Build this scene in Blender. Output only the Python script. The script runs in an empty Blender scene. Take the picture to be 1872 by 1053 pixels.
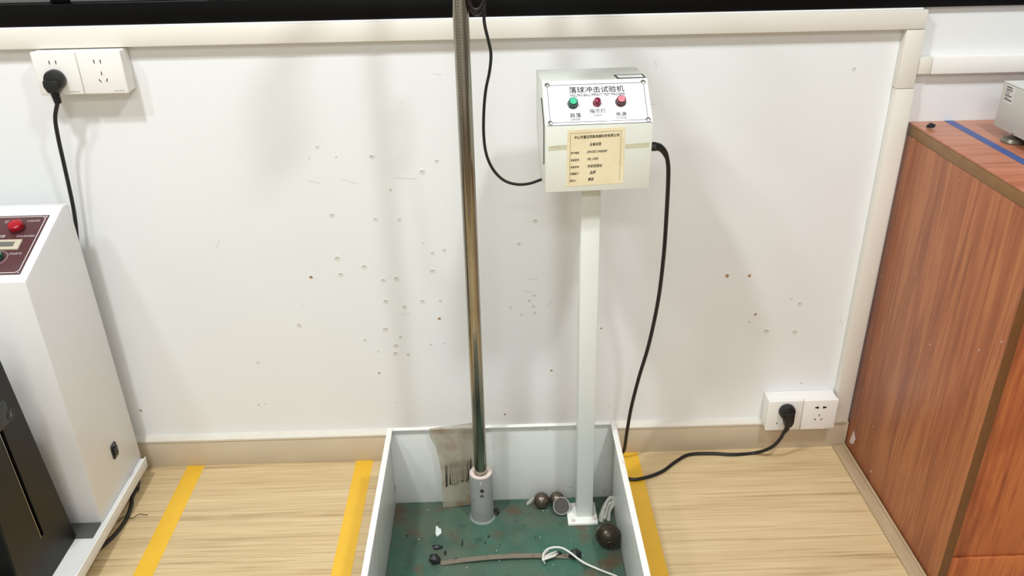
import bpy, bmesh, math, random
from mathutils import Vector, Matrix
random.seed(7)
PI = math.pi
scene = bpy.context.scene
COL = scene.collection

# ------------------------------------------------------------------ camera
F = 1507.0
CAM = Vector((0.0, -1.68, 1.33))
pitch, roll, yaw = 0.4724, -0.01928, -0.01703
def rows():
    cy, sy, cp, sp, cr, sr = math.cos(yaw), math.sin(yaw), math.cos(pitch), math.sin(pitch), math.cos(roll), math.sin(roll)
    Ry = Matrix(((cy, 0, sy), (0, 1, 0), (-sy, 0, cy)))
    Rp = Matrix(((1, 0, 0), (0, cp, -sp), (0, sp, cp)))
    Rr = Matrix(((cr, -sr, 0), (sr, cr, 0), (0, 0, 1)))
    B = Matrix(((1, 0, 0), (0, 0, -1), (0, 1, 0)))
    return Rr @ Rp @ Ry @ B
R = rows()
cd = bpy.data.cameras.new('camera')
cam = bpy.data.objects.new('camera', cd); COL.objects.link(cam)
cd.sensor_width = 36.0; cd.lens = 36.0 * F / 1872.0; cd.clip_start = 0.02
M4 = Matrix.Identity(4)
for i in range(3):
    M4[i][0] = R[0][i]; M4[i][1] = -R[1][i]; M4[i][2] = -R[2][i]; M4[i][3] = CAM[i]
cam.matrix_world = M4
scene.camera = cam

# ------------------------------------------------------------------ world, lamps, exposure
w = bpy.data.worlds.new('room_world'); scene.world = w; w.use_nodes = True
w.node_tree.nodes['Background'].inputs[0].default_value = (1, 1, 1, 1)
w.node_tree.nodes['Background'].inputs[1].default_value = 0.3
vs = scene.view_settings
vs.view_transform = 'Standard'; vs.look = 'None'; vs.gamma = 1.0; vs.use_curve_mapping = False
vs.exposure = 0.38
def lamp(name, loc, sx, sy, power, col=(1, 0.97, 0.92)):
    l = bpy.data.lights.new(name, 'AREA'); l.shape = 'RECTANGLE'; l.size = sx; l.size_y = sy
    l.energy = power; l.color = col
    o = bpy.data.objects.new(name, l); COL.objects.link(o); o.location = loc
    return o
LC = (0.925, 0.975, 1.0)
lamp('ceiling_lamp', (-1.45, -1.38, 2.72), 0.18, 0.18, 11.5, LC)
lamp('ceiling_lamp', (-0.82, -1.16, 2.72), 0.14, 0.14, 25, LC)
lamp('ceiling_lamp', (0.80, -1.35, 2.72), 0.15, 0.18, 23, LC)
lamp('ceiling_lamp', (-0.1, -3.2, 2.72), 1.2, 0.4, 29, LC)

# ------------------------------------------------------------------ helpers: pixels to points on real planes
def ray(px, py):
    v = Vector(((px - 936) / F, (py - 526.5) / F, 1))
    return R.transposed() @ v
def atY(px, py, y):
    d = ray(px, py); return CAM + d * ((y - CAM.y) / d.y)
def atZ(px, py, z):
    d = ray(px, py); return CAM + d * ((z - CAM.z) / d.z)
def atX(px, py, x):
    d = ray(px, py); return CAM + d * ((x - CAM.x) / d.x)
def atP(px, py, o, n):
    d = ray(px, py); return CAM + d * ((o - CAM).dot(n) / d.dot(n))

# ------------------------------------------------------------------ materials
def S(r, g, b):
    def f(c):
        c /= 255.0
        return c / 12.92 if c <= 0.04045 else ((c + 0.055) / 1.055) ** 2.4
    return (f(r), f(g), f(b), 1)
def mat(name, col, rough=0.5, metal=0.0, noise=0.0, nscale=20, bump=0.0, bscale=200, spec=0.5, emit=None, trans=0.0):
    m = bpy.data.materials.new(name); m.use_nodes = True
    nt = m.node_tree; b = nt.nodes['Principled BSDF']
    b.inputs['Base Color'].default_value = col
    b.inputs['Roughness'].default_value = rough
    b.inputs['Metallic'].default_value = metal
    b.inputs['Specular IOR Level'].default_value = spec
    if trans: b.inputs['Transmission Weight'].default_value = trans
    if emit:
        b.inputs['Emission Color'].default_value = emit[0]; b.inputs['Emission Strength'].default_value = emit[1]
    tc = nt.nodes.new('ShaderNodeTexCoord')
    if noise:
        n = nt.nodes.new('ShaderNodeTexNoise'); n.inputs['Scale'].default_value = nscale; n.inputs['Detail'].default_value = 4
        nt.links.new(tc.outputs['Object'], n.inputs['Vector'])
        r = nt.nodes.new('ShaderNodeMapRange'); r.inputs[1].default_value = 0.3; r.inputs[2].default_value = 0.7
        r.inputs[3].default_value = 1 - noise; r.inputs[4].default_value = 1 + noise * 0.5
        nt.links.new(n.outputs['Fac'], r.inputs[0])
        mx = nt.nodes.new('ShaderNodeMix'); mx.data_type = 'RGBA'; mx.blend_type = 'MULTIPLY'; mx.inputs[0].default_value = 1
        mx.inputs[6].default_value = col
        nt.links.new(r.outputs[0], mx.inputs[7]); nt.links.new(mx.outputs[2], b.inputs['Base Color'])
    if bump:
        n2 = nt.nodes.new('ShaderNodeTexNoise'); n2.inputs['Scale'].default_value = bscale; n2.inputs['Detail'].default_value = 3
        nt.links.new(tc.outputs['Object'], n2.inputs['Vector'])
        bp = nt.nodes.new('ShaderNodeBump'); bp.inputs['Strength'].default_value = bump; bp.inputs['Distance'].default_value = 0.001
        nt.links.new(n2.outputs['Fac'], bp.inputs['Height']); nt.links.new(bp.outputs[0], b.inputs['Normal'])
    return m

def wood(name, stops, scale, rough=0.45, rnd=False, detail=6, fine=0.35, distort=1.2, bump=0.05):
    """stretched-noise wood grain; scale is the stretch per axis in object space"""
    m = bpy.data.materials.new(name); m.use_nodes = True
    nt = m.node_tree; L = nt.links; b = nt.nodes['Principled BSDF']
    b.inputs['Roughness'].default_value = rough
    tc = nt.nodes.new('ShaderNodeTexCoord'); vec = tc.outputs['Object']
    if rnd:
        oi = nt.nodes.new('ShaderNodeObjectInfo'); cm = nt.nodes.new('ShaderNodeMath'); cm.operation = 'MULTIPLY'
        cm.inputs[1].default_value = 37.0; L.new(oi.outputs['Random'], cm.inputs[0])
        va = nt.nodes.new('ShaderNodeVectorMath'); va.operation = 'ADD'
        L.new(vec, va.inputs[0]); L.new(cm.outputs[0], va.inputs[1]); vec = va.outputs[0]
    mp = nt.nodes.new('ShaderNodeMapping'); mp.inputs['Scale'].default_value = scale; L.new(vec, mp.inputs[0])
    n1 = nt.nodes.new('ShaderNodeTexNoise'); n1.inputs['Scale'].default_value = 1.0; n1.inputs['Detail'].default_value = detail
    n1.inputs['Roughness'].default_value = 0.55; n1.inputs['Distortion'].default_value = distort
    L.new(mp.outputs[0], n1.inputs['Vector'])
    mp2 = nt.nodes.new('ShaderNodeMapping'); mp2.inputs['Scale'].default_value = [s * 5 for s in scale]; L.new(vec, mp2.inputs[0])
    n2 = nt.nodes.new('ShaderNodeTexNoise'); n2.inputs['Scale'].default_value = 1.0; n2.inputs['Detail'].default_value = 3
    L.new(mp2.outputs[0], n2.inputs['Vector'])
    mixf = nt.nodes.new('ShaderNodeMix'); mixf.inputs[0].default_value = fine
    L.new(n1.outputs['Fac'], mixf.inputs[2]); L.new(n2.outputs['Fac'], mixf.inputs[3])
    cr = nt.nodes.new('ShaderNodeValToRGB'); els = cr.color_ramp.elements
    els[0].position, els[0].color = stops[0]; els[1].position, els[1].color = stops[-1]
    for p, c in stops[1:-1]:
        e = els.new(p); e.color = c
    L.new(mixf.outputs[0], cr.inputs[0])
    L.new(cr.outputs[0], b.inputs['Base Color'])
    bp = nt.nodes.new('ShaderNodeBump'); bp.inputs['Strength'].default_value = bump; bp.inputs['Distance'].default_value = 0.001
    L.new(mixf.outputs[0], bp.inputs['Height']); L.new(bp.outputs[0], b.inputs['Normal'])
    return m

def stained(name, base, spots, rough=0.6, metal=0.0):
    """base colour with several layers of thresholded noise: (colour, scale, lo, hi, amount)"""
    m = bpy.data.materials.new(name); m.use_nodes = True
    nt = m.node_tree; L = nt.links; b = nt.nodes['Principled BSDF']
    b.inputs['Roughness'].default_value = rough; b.inputs['Metallic'].default_value = metal
    tc = nt.nodes.new('ShaderNodeTexCoord'); cur = None
    for i, (c, sc, lo, hi, amt) in enumerate(spots):
        n = nt.nodes.new('ShaderNodeTexNoise'); n.inputs['Scale'].default_value = sc; n.inputs['Detail'].default_value = 5
        mp = nt.nodes.new('ShaderNodeMapping'); mp.inputs['Location'].default_value = (i * 3.7 + 1, i * 1.3, i * 2.1)
        L.new(tc.outputs['Object'], mp.inputs[0]); L.new(mp.outputs[0], n.inputs['Vector'])
        r = nt.nodes.new('ShaderNodeMapRange'); r.inputs[1].default_value = lo; r.inputs[2].default_value = hi
        r.inputs[3].default_value = 0; r.inputs[4].default_value = amt
        L.new(n.outputs['Fac'], r.inputs[0])
        mx = nt.nodes.new('ShaderNodeMix'); mx.data_type = 'RGBA'
        L.new(r.outputs[0], mx.inputs[0])
        if cur is None: mx.inputs[6].default_value = base
        else: L.new(cur, mx.inputs[6])
        mx.inputs[7].default_value = c; cur = mx.outputs[2]
    L.new(cur, b.inputs['Base Color'])
    return m

def film(name, col, opacity, rough=0.25, dirt=None):
    """thin clear plastic: part transparent, part glossy"""
    m = bpy.data.materials.new(name); m.use_nodes = True
    nt = m.node_tree; L = nt.links; b = nt.nodes['Principled BSDF']
    b.inputs['Base Color'].default_value = col; b.inputs['Roughness'].default_value = rough
    t = nt.nodes.new('ShaderNodeBsdfTransparent'); mx = nt.nodes.new('ShaderNodeMixShader')
    tc = nt.nodes.new('ShaderNodeTexCoord'); n = nt.nodes.new('ShaderNodeTexNoise'); n.inputs['Scale'].default_value = 22
    L.new(tc.outputs['Object'], n.inputs['Vector'])
    r = nt.nodes.new('ShaderNodeMapRange'); r.inputs[1].default_value = 0.3; r.inputs[2].default_value = 0.7
    r.inputs[3].default_value = opacity * 0.75; r.inputs[4].default_value = min(1, opacity * 1.25)
    L.new(n.outputs['Fac'], r.inputs[0]); L.new(r.outputs[0], mx.inputs[0])
    if dirt:
        n3 = nt.nodes.new('ShaderNodeTexNoise'); n3.inputs['Scale'].default_value = 28; L.new(tc.outputs['Object'], n3.inputs['Vector'])
        r3 = nt.nodes.new('ShaderNodeMapRange'); r3.inputs[1].default_value = 0.5; r3.inputs[2].default_value = 0.75; L.new(n3.outputs['Fac'], r3.inputs[0])
        m3 = nt.nodes.new('ShaderNodeMix'); m3.data_type = 'RGBA'; m3.inputs[6].default_value = col; m3.inputs[7].default_value = dirt
        L.new(r3.outputs[0], m3.inputs[0]); L.new(m3.outputs[2], b.inputs['Base Color'])
    L.new(t.outputs[0], mx.inputs[1]); L.new(b.outputs[0], mx.inputs[2])
    L.new(mx.outputs[0], nt.nodes['Material Output'].inputs['Surface'])
    return m

MT = dict(
    wall=mat('wall_paint', S(233, 234, 234), 0.5, noise=0.02, nscale=3, bump=0.03, bscale=400),
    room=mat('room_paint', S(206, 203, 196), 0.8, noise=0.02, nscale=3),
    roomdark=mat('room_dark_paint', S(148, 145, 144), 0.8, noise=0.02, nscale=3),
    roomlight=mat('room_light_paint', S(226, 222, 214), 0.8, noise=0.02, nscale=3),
    cream=mat('cream_plastic', S(228, 223, 213), 0.4, noise=0.015, nscale=6),
    caulk=mat('white_caulk', S(240, 240, 238), 0.6, noise=0.03, nscale=60),
    blackframe=mat('black_frame', S(5, 5, 6), 0.35, noise=0.05, nscale=20, spec=0.15),
    darkglass=mat('night_glass', S(30, 32, 34), 0.05, noise=0.02),
    greyrail=mat('grey_rail', S(150, 150, 150), 0.35, 0.6, noise=0.05),
    base=mat('baseboard_laminate', S(203, 188, 164), 0.4, noise=0.05, nscale=9),
    basecap=mat('baseboard_cap', S(218, 212, 200), 0.35, noise=0.04, nscale=30),
    subfloor=mat('floor_joint', S(120, 100, 76), 0.8, noise=0.05),
    oak=wood('light_oak_laminate', [(0.28, S(160, 132, 94)), (0.45, S(200, 174, 132)), (0.58, S(212, 188, 145)), (0.75, S(222, 201, 162))],
             (1.3, 46, 46), 0.42, rnd=True, fine=0.5, bump=0.06),
    strip=wood('strip_laminate', [(0.3, S(168, 144, 114)), (0.7, S(196, 174, 143))], (40, 2.5, 40), 0.4),
    cherry_side=wood('cherry_laminate_upright', [(0.30, S(132, 74, 46)), (0.42, S(154, 90, 58)), (0.52, S(170, 103, 66)), (0.60, S(183, 118, 75)), (0.66, S(160, 92, 60)), (0.8, S(172, 105, 66))],
                (24, 24, 1.3), 0.38, fine=0.4, distort=1.8),
    cherry_top=wood('cherry_laminate_top', [(0.28, S(142, 82, 58)), (0.45, S(180, 112, 84)), (0.6, S(194, 128, 98)), (0.78, S(170, 102, 74))],
                (1.6, 34, 20), 0.3, fine=0.3),
    cherry_door=wood('cherry_laminate_door', [(0.30, S(128, 60, 32)), (0.45, S(168, 90, 52)), (0.58, S(192, 112, 62)), (0.66, S(156, 78, 44)), (0.78, S(178, 98, 54))],
                (17, 17, 1.3), 0.38, fine=0.38, distort=2.2),
    edging=mat('brown_edging', S(142, 102, 58), 0.4, noise=0.12, nscale=40),
    edging_dark=mat('brown_stile', S(112, 70, 36), 0.4, noise=0.12, nscale=40),
    yellow=mat('yellow_tape', S(231, 181, 52), 0.42, noise=0.05, nscale=14, bump=0.05, bscale=80),
    blue=mat('blue_tape', S(62, 88, 150), 0.45, noise=0.05, nscale=30),
    socket=mat('white_socket_plastic', S(236, 234, 229), 0.3, noise=0.01),
    greydash=mat('grey_print', S(150, 150, 148), 0.6, noise=0.02),
    slot=mat('socket_slot', S(38, 36, 34), 0.7, noise=0.02),
    rubber=mat('black_rubber', S(22, 22, 23), 0.42, noise=0.08, nscale=60),
    clampgrey=mat('dark_grey_moulding', S(36, 37, 36), 0.45, noise=0.08, nscale=60),
    brownloop=mat('dark_brown_cable', S(26, 19, 18), 0.35, noise=0.08, nscale=60),
    whitepaint=stained('white_powder_coat', S(224, 223, 222), [(S(214, 211, 206), 7, 0.55, 0.75, 0.4)], 0.35),
    boxpaint=stained('box_powder_coat', S(226, 228, 219), [(S(214, 214, 202), 9, 0.55, 0.75, 0.4)], 0.35),
    traypaint=stained('tray_grey_white_paint', S(228, 228, 222), [(S(208, 208, 202), 11, 0.55, 0.72, 0.5), (S(120, 116, 108), 60, 0.70, 0.76, 0.6)], 0.32),
    rim=stained('chipped_white_rim', S(238, 237, 230), [(S(150, 146, 138), 45, 0.66, 0.72, 0.7)], 0.35),
    postpaint=stained('post_paint', S(226, 228, 222), [(S(150, 140, 128), 70, 0.72, 0.76, 0.6)], 0.35),
    maroon=mat('maroon_panel', S(82, 42, 44), 0.45, noise=0.05, nscale=40),
    whiteprint=mat('white_print', S(236, 228, 228), 0.5, noise=0.01),
    blackprint=mat('black_print', S(44, 42, 48), 0.6, noise=0.02),
    brownprint=mat('brown_print', S(92, 80, 52), 0.6, noise=0.02),
    penink=mat('pen_ink', S(74, 66, 52), 0.6, noise=0.02),
    nameplate=mat('white_nameplate', S(247, 247, 247), 0.3, noise=0.01),
    red=mat('red_button', S(166, 16, 34), 0.25, noise=0.05),
    darkred=mat('dark_red_lamp', S(128, 24, 56), 0.15, noise=0.05),
    redbase=mat('dark_red_collar', S(70, 22, 32), 0.35, noise=0.05),
    pink=mat('pink_button', S(238, 128, 138), 0.3, noise=0.06, nscale=150),
    green=mat('green_button', S(72, 190, 146), 0.3, noise=0.08, nscale=150),
    greenbase=mat('dark_green_collar', S(16, 52, 42), 0.3, noise=0.05),
    chrome=mat('chrome', S(206, 206, 206), 0.22, 1.0, noise=0.05, nscale=80),
    beige=mat('beige_bezel', S(196, 186, 164), 0.4, noise=0.03),
    lcd=mat('grey_display', S(112, 110, 104), 0.2, noise=0.03),
    blackmetal=mat('black_satin_metal', S(19, 18, 15), 0.42, 0.0, noise=0.1, nscale=4, spec=0.3),
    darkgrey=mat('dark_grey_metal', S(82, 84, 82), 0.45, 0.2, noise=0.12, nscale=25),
    stainless=mat('stainless_tube', S(168, 163, 150), 0.14, 1.0, noise=0.1, nscale=14),
    sleeve=stained('grey_sleeve_paint', S(150, 150, 148), [(S(132, 132, 132), 30, 0.5, 0.7, 0.5), (S(60, 58, 60), 130, 0.68, 0.72, 0.8)], 0.4),
    pinkring=stained('sleeve_top_ring', S(222, 205, 196), [(S(170, 140, 125), 90, 0.6, 0.7, 0.6)], 0.5),
    putty=stained('grey_putty', S(128, 138, 132), [(S(150, 120, 105), 60, 0.6, 0.7, 0.5)], 0.7),
    mat=stained('green_rubber_mat', S(54, 108, 89), [(S(92, 100, 84), 4, 0.36, 0.58, 0.9), (S(38, 84, 70), 14, 0.5, 0.7, 0.6), (S(104, 68, 50), 15, 0.54, 0.70, 0.75), (S(28, 52, 44), 22, 0.62, 0.74, 0.6), (S(170, 172, 160), 160, 0.74, 0.78, 0.6)], 0.55),
    ball=stained('rusty_steel', S(112, 98, 88), [(S(78, 62, 56), 40, 0.5, 0.65, 0.7), (S(190, 178, 160), 160, 0.67, 0.71, 0.7)], 0.3, 0.75),
    darkball=stained('dark_steel', S(70, 62, 50), [(S(48, 40, 32), 30, 0.5, 0.65, 0.6), (S(208, 198, 174), 170, 0.645, 0.68, 0.8)], 0.35, 0.6),
    capface=stained('dark_disc_face', S(70, 64, 58), [(S(50, 44, 40), 90, 0.5, 0.65, 0.5)], 0.6),
    steelbar=stained('dull_steel_bar', S(138, 128, 114), [(S(96, 78, 66), 60, 0.58, 0.7, 0.6)], 0.5, 0.35),
    fragment=mat('black_fragment', S(34, 34, 35), 0.4, noise=0.2, nscale=120, bump=0.3, bscale=300),
    shard=mat('white_shard', S(228, 234, 232), 0.3, noise=0.02),
    whitecord=mat('white_cord', S(226, 222, 212), 0.4, noise=0.04, nscale=90),
    speck=mat('pale_crumbs', S(206, 204, 196), 0.6, noise=0.05),
    darkspeck=mat('dark_crumbs', S(34, 38, 36), 0.6, noise=0.05),
    paper=stained('yellowed_paper', S(233, 219, 184), [(S(222, 205, 164), 25, 0.45, 0.7, 0.7)], 0.55),
    tapefilm=film('yellowed_clear_tape', S(236, 231, 196), 0.40),
    bag=film('dusty_clear_plastic', S(190, 180, 156), 0.42, dirt=S(150, 112, 76)),
    clearbag=film('clear_plastic', S(214, 212, 200), 0.45),
    oldscrew=mat('zinc_screw', S(70, 63, 52), 0.4, 0.5, noise=0.1, nscale=200),
    grey_device=mat('grey_device_paint', S(208, 208, 200), 0.4, noise=0.02, nscale=10),
    grey_top=mat('pale_device_top', S(222, 222, 216), 0.4, noise=0.02, nscale=10),
    foot=mat('grey_foot', S(128, 124, 112), 0.35, 0.5, noise=0.05),
    bezelgrey=mat('dark_sticker_border', S(72, 72, 66), 0.5, noise=0.03),
    pit=mat('dent_pit', S(208, 205, 196), 0.7, noise=0.1, nscale=200),
    pitbrown=mat('hole_pit', S(168, 138, 104), 0.8, noise=0.2, nscale=200),
    scuff=mat('scuff', S(196, 195, 192), 0.7, noise=0.05),
    peel=mat('pale_chip', S(214, 200, 196), 0.6, noise=0.1, nscale=80),
)

# ------------------------------------------------------------------ mesh helpers (all build in world coordinates)
def new(): return bmesh.new()
def box(bm, x0, x1, y0, y1, z0, z1, bev=0.0, M=None, seg=2):
    v = [bm.verts.new(p) for p in [(x0, y0, z0), (x1, y0, z0), (x1, y1, z0), (x0, y1, z0), (x0, y0, z1), (x1, y0, z1), (x1, y1, z1), (x0, y1, z1)]]
    fs = [bm.faces.new([v[i] for i in f]) for f in ((3, 2, 1, 0), (4, 5, 6, 7), (0, 1, 5, 4), (1, 2, 6, 5), (2, 3, 7, 6), (3, 0, 4, 7))]
    if M is not None:
        for q in v: q.co = M @ q.co
    if bev:
        es = list({e for f in fs for e in f.edges})
        bmesh.ops.bevel(bm, geom=es, offset=bev, segments=seg, profile=0.5, affect='EDGES')
    return bm
def prism(bm, poly, dirv, bev=0.0):
    """extrude a planar polygon (list of 3-D points) along dirv"""
    d = Vector(dirv); a = [bm.verts.new(Vector(p)) for p in poly]; b = [bm.verts.new(Vector(p) + d) for p in poly]
    n = len(a); fs = [bm.faces.new(a[::-1]), bm.faces.new(b)]
    for i in range(n):
        fs.append(bm.faces.new([a[i], a[(i + 1) % n], b[(i + 1) % n], b[i]]))
    if bev:
        es = list({e for f in fs for e in f.edges})
        bmesh.ops.bevel(bm, geom=es, offset=bev, segments=2, profile=0.5, affect='EDGES')
    bmesh.ops.recalc_face_normals(bm, faces=bm.faces[:])
    return bm
def lathe(bm, prof, origin, axis=(0, 0, 1), seg=24, mats=None):
    """prof: list of (radius, height along axis)"""
    ax = Vector(axis).normalized(); Q = ax.to_track_quat('Z', 'Y').to_matrix(); o = Vector(origin); rings = []
    for r, h in prof:
        if r < 1e-7: rings.append([bm.verts.new(o + Q @ Vector((0, 0, h)))])
        else: rings.append([bm.verts.new(o + Q @ Vector((r * math.cos(2 * PI * i / seg), r * math.sin(2 * PI * i / seg), h))) for i in range(seg)])
    for k in range(len(rings) - 1):
        a, b = rings[k], rings[k + 1]
        for i in range(seg):
            j = (i + 1) % seg
            if len(a) == 1 and len(b) == 1: continue
            if len(a) == 1: f = bm.faces.new([a[0], b[j], b[i]])
            elif len(b) == 1: f = bm.faces.new([a[i], a[j], b[0]])
            else: f = bm.faces.new([a[i], a[j], b[j], b[i]])
            if mats: f.material_index = mats[k]
    bmesh.ops.recalc_face_normals(bm, faces=bm.faces[:])
    return bm
def cyl(bm, a, b, r, seg=20, bev=0.0):
    a, b = Vector(a), Vector(b); h = (b - a).length
    p = [(0, 0), (r - bev, 0), (r, bev), (r, h - bev), (r - bev, h), (0, h)] if bev else [(0, 0), (r, 0), (r, h), (0, h)]
    return lathe(bm, p, a, b - a, seg)
def spline(pts, n=10):
    P = [Vector(p) for p in pts]; P = [2 * P[0] - P[1]] + P + [2 * P[-1] - P[-2]]; out = []
    for i in range(1, len(P) - 2):
        for k in range(n):
            t = k / n; a, b, c, d = P[i - 1:i + 3]
            out.append(0.5 * ((2 * b) + (c - a) * t + (2 * a - 5 * b + 4 * c - d) * t * t + (3 * b - a - 3 * c + d) * t ** 3))
    out.append(P[-2]); return out
def tube(bm, pts, r, seg=10, n=10, smooth=True):
    P = spline(pts, n) if smooth else [Vector(p) for p in pts]
    rr = r if callable(r) else (lambda t: r)
    T0 = (P[1] - P[0]).normalized(); N = T0.orthogonal().normalized(); rings = []
    for i, p in enumerate(P):
        T = (P[min(i + 1, len(P) - 1)] - P[max(i - 1, 0)]).normalized()
        N = (N - T * N.dot(T)).normalized(); B = T.cross(N); q = rr(i / (len(P) - 1))
        rings.append([bm.verts.new(p + q * (N * math.cos(2 * PI * k / seg) + B * math.sin(2 * PI * k / seg))) for k in range(seg)])
    for a, b in zip(rings, rings[1:]):
        for k in range(seg): bm.faces.new([a[k], a[(k + 1) % seg], b[(k + 1) % seg], b[k]])
    bm.faces.new(rings[0][::-1]); bm.faces.new(rings[-1])
    bmesh.ops.recalc_face_normals(bm, faces=bm.faces[:])
    return bm
def rock(bm, c, size, seed=0, jag=0.25):
    rnd = random.Random(seed)
    r = bmesh.ops.create_icosphere(bm, subdivisions=1, radius=1.0)
    for v in r['verts']:
        k = 1 + rnd.uniform(-jag, jag)
        v.co = Vector((v.co.x * size[0] * k, v.co.y * size[1] * k, v.co.z * size[2] * k)) + Vector(c)
    return bm

BASE = {}
def props(o, label=None, cat=None, group=None, kind=None):
    if label: o['label'] = label
    if cat: o['category'] = cat
    if group: o['group'] = group
    if kind: o['kind'] = kind
    return o
def finish(name, bm, m, base, flat=False):
    for v in bm.verts: v.co -= base
    me = bpy.data.meshes.new(name); bm.to_mesh(me); bm.free()
    for mm in (m if isinstance(m, (list, tuple)) else [m]): me.materials.append(MT[mm])
    if not flat:
        me.polygons.foreach_set('use_smooth', [True] * len(me.polygons))
        me.set_sharp_from_angle(angle=math.radians(32))
    o = bpy.data.objects.new(name, me); COL.objects.link(o)
    return o
def thing(name, base, label, cat, group=None):
    o = bpy.data.objects.new(name, None); COL.objects.link(o); o.location = base; o.empty_display_size = 0.05
    BASE[o] = Vector(base); return props(o, label, cat, group)
def solo(name, bm, m, base, label=None, cat=None, group=None, kind=None, flat=False):
    """a thing (or piece of the setting) that is one mesh"""
    b = Vector(base); o = finish(name, bm, m, b, flat); o.location = b; BASE[o] = b
    return props(o, label, cat, group, kind)
def part(name, bm, m, parent, label=None, kind=None, flat=False):
    b = BASE[parent]; o = finish(name, bm, m, b, flat); o.parent = parent; BASE[o] = b
    return props(o, label, None, None, kind)
def text(name, s, size, m, parent, o, xd, yd, align='LEFT', lift=0.0004, sx=1.0, shear=0.0, label=None, bold=0.0):
    """flat print: letters as a thin mesh lying on a surface (o origin, xd / yd its axes)"""
    c = bpy.data.curves.new(name, 'FONT'); c.body = s; c.size = size; c.align_x = align; c.resolution_u = 2; c.shear = shear; c.offset = 0.0
    t = bpy.data.objects.new(name, c); COL.objects.link(t)
    dg = bpy.context.evaluated_depsgraph_get(); me = bpy.data.meshes.new_from_object(t.evaluated_get(dg))
    bpy.data.objects.remove(t); bpy.data.curves.remove(c)
    X = Vector(xd).normalized(); Y = Vector(yd).normalized(); N = X.cross(Y).normalized(); o = Vector(o) + N * lift; b = BASE[parent]
    bm = bmesh.new(); bm.from_mesh(me)
    if bold:      # thicker strokes: the letters overprinted a hair apart
        src = [[(v.co.copy()) for v in f.verts] for f in bm.faces]
        for dx, dy in ((bold, 0), (-bold, 0), (0, bold), (0, -bold)):
            for q in src: bm.faces.new([bm.verts.new((c_.x + dx * size, c_.y + dy * size, 0)) for c_ in q])
    bm.to_mesh(me); bm.free()
    for v in me.vertices: v.co = o + X * (v.co.x * sx) + Y * v.co.y - b
    me.materials.clear(); me.materials.append(MT[m])
    ob = bpy.data.objects.new(name, me); COL.objects.link(ob); ob.parent = parent; BASE[ob] = b
    if label: ob['label'] = label
    return ob
def lines(bm, segs, wd, N, lift=0.0004, th=0.0002):
    """thin printed strokes between pairs of points on a plane of normal N"""
    N = Vector(N).normalized()
    for a, b in segs:
        a, b = Vector(a), Vector(b); d = (b - a).normalized(); s = N.cross(d) * wd * 0.5
        vs_ = [bm.verts.new(p + N * lift) for p in (a - s, b - s, b + s, a + s)]
        bm.faces.new(vs_)
    return bm

# ================================================================== THE SETTING
# room shell
bm = new(); box(bm, -2.4, 2.4, -3.6, 0.0, -0.03, -0.008)
floor = solo('floor', bm, 'subfloor', (0, 0, -0.03), kind='structure', label='light oak laminate plank floor')
pw, gap = 0.15, 0.0010
pl_me = None
row = 0
y1 = -0.0
bounds = [0.0, -0.025] + [-0.025 - pw * k for k in range(1, 14)]
for ri in range(len(bounds) - 1):
    ya, yb = bounds[ri], bounds[ri + 1]
    off = [0.10, -0.12, 0.16, -0.03, 0.19, -0.17, 0.05][ri % 7]
    for k in range(-2, 2):
        x0 = off + k * 1.2; x1 = x0 + 1.2
        x0c, x1c = max(x0, -2.0), min(x1, 2.0)
        if x1c - x0c < 0.05: continue
        bm = new(); box(bm, x0c + gap / 2, x1c - gap / 2, yb + gap / 2, ya - gap / 2, -0.0078, 0.0, bev=0.0006, seg=1)
        part('plank', bm, 'oak', floor)
bm = new(); box(bm, -2.4, 2.4, 0.0, 0.1, -0.03, 1.0702)
wall = solo('wall_back', bm, 'wall', (0, 0.0, 0), kind='structure', label='white wall panel with many filled nail holes')
bm = new(); box(bm, -2.4, 2.4, 0.02, 0.1, 1.9, 2.75); solo('wall_upper', bm, 'room', (0, 0.0, 1.9), kind='structure')
bm = new(); box(bm, -2.5, -2.4, -3.6, 0.1, -0.03, 2.75); solo('wall_left', bm, 'room', (-2.45, -1.7, 0), kind='structure')
bm = new(); box(bm, 2.4, 2.5, -3.6, 0.1, -0.03, 2.75); solo('wall_right', bm, 'roomdark', (2.45, -1.7, 0), kind='structure')
bm = new(); box(bm, -2.5, 2.5, -3.7, -3.6, -0.03, 2.75); solo('wall_front', bm, 'roomlight', (0, -3.65, 0), kind='structure')
bm = new(); box(bm, -2.5, 2.5, -3.7, 0.1, 2.75, 2.85); solo('ceiling', bm, 'room', (0, -1.7, 2.75), kind='structure')

# window above the wall: black frame, grey sash rail, dark pane
bm = new(); box(bm, -2.4, 2.4, -0.012, 0.06, 1.0705, 1.112, bev=0.002)
win = solo('window_1', bm, 'blackframe', (0, 0.0, 1.07), kind='structure', label='black window frame along the top of the wall')
bm = new(); box(bm, -2.4, -0.55, 0.004, 0.05, 1.1125, 1.135, bev=0.002); part('sash_rail', bm, 'greyrail', win, 'grey metal sash rail')
bm = new(); box(bm, -2.4, 2.4, 0.03, 0.036, 1.112, 1.9); part('pane', bm, 'darkglass', win)
bm = new(); box(bm, -0.845, -0.81, -0.004, 0.05, 1.1125, 1.9, bev=0.002); part('mullion', bm, 'blackframe', win)

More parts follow.
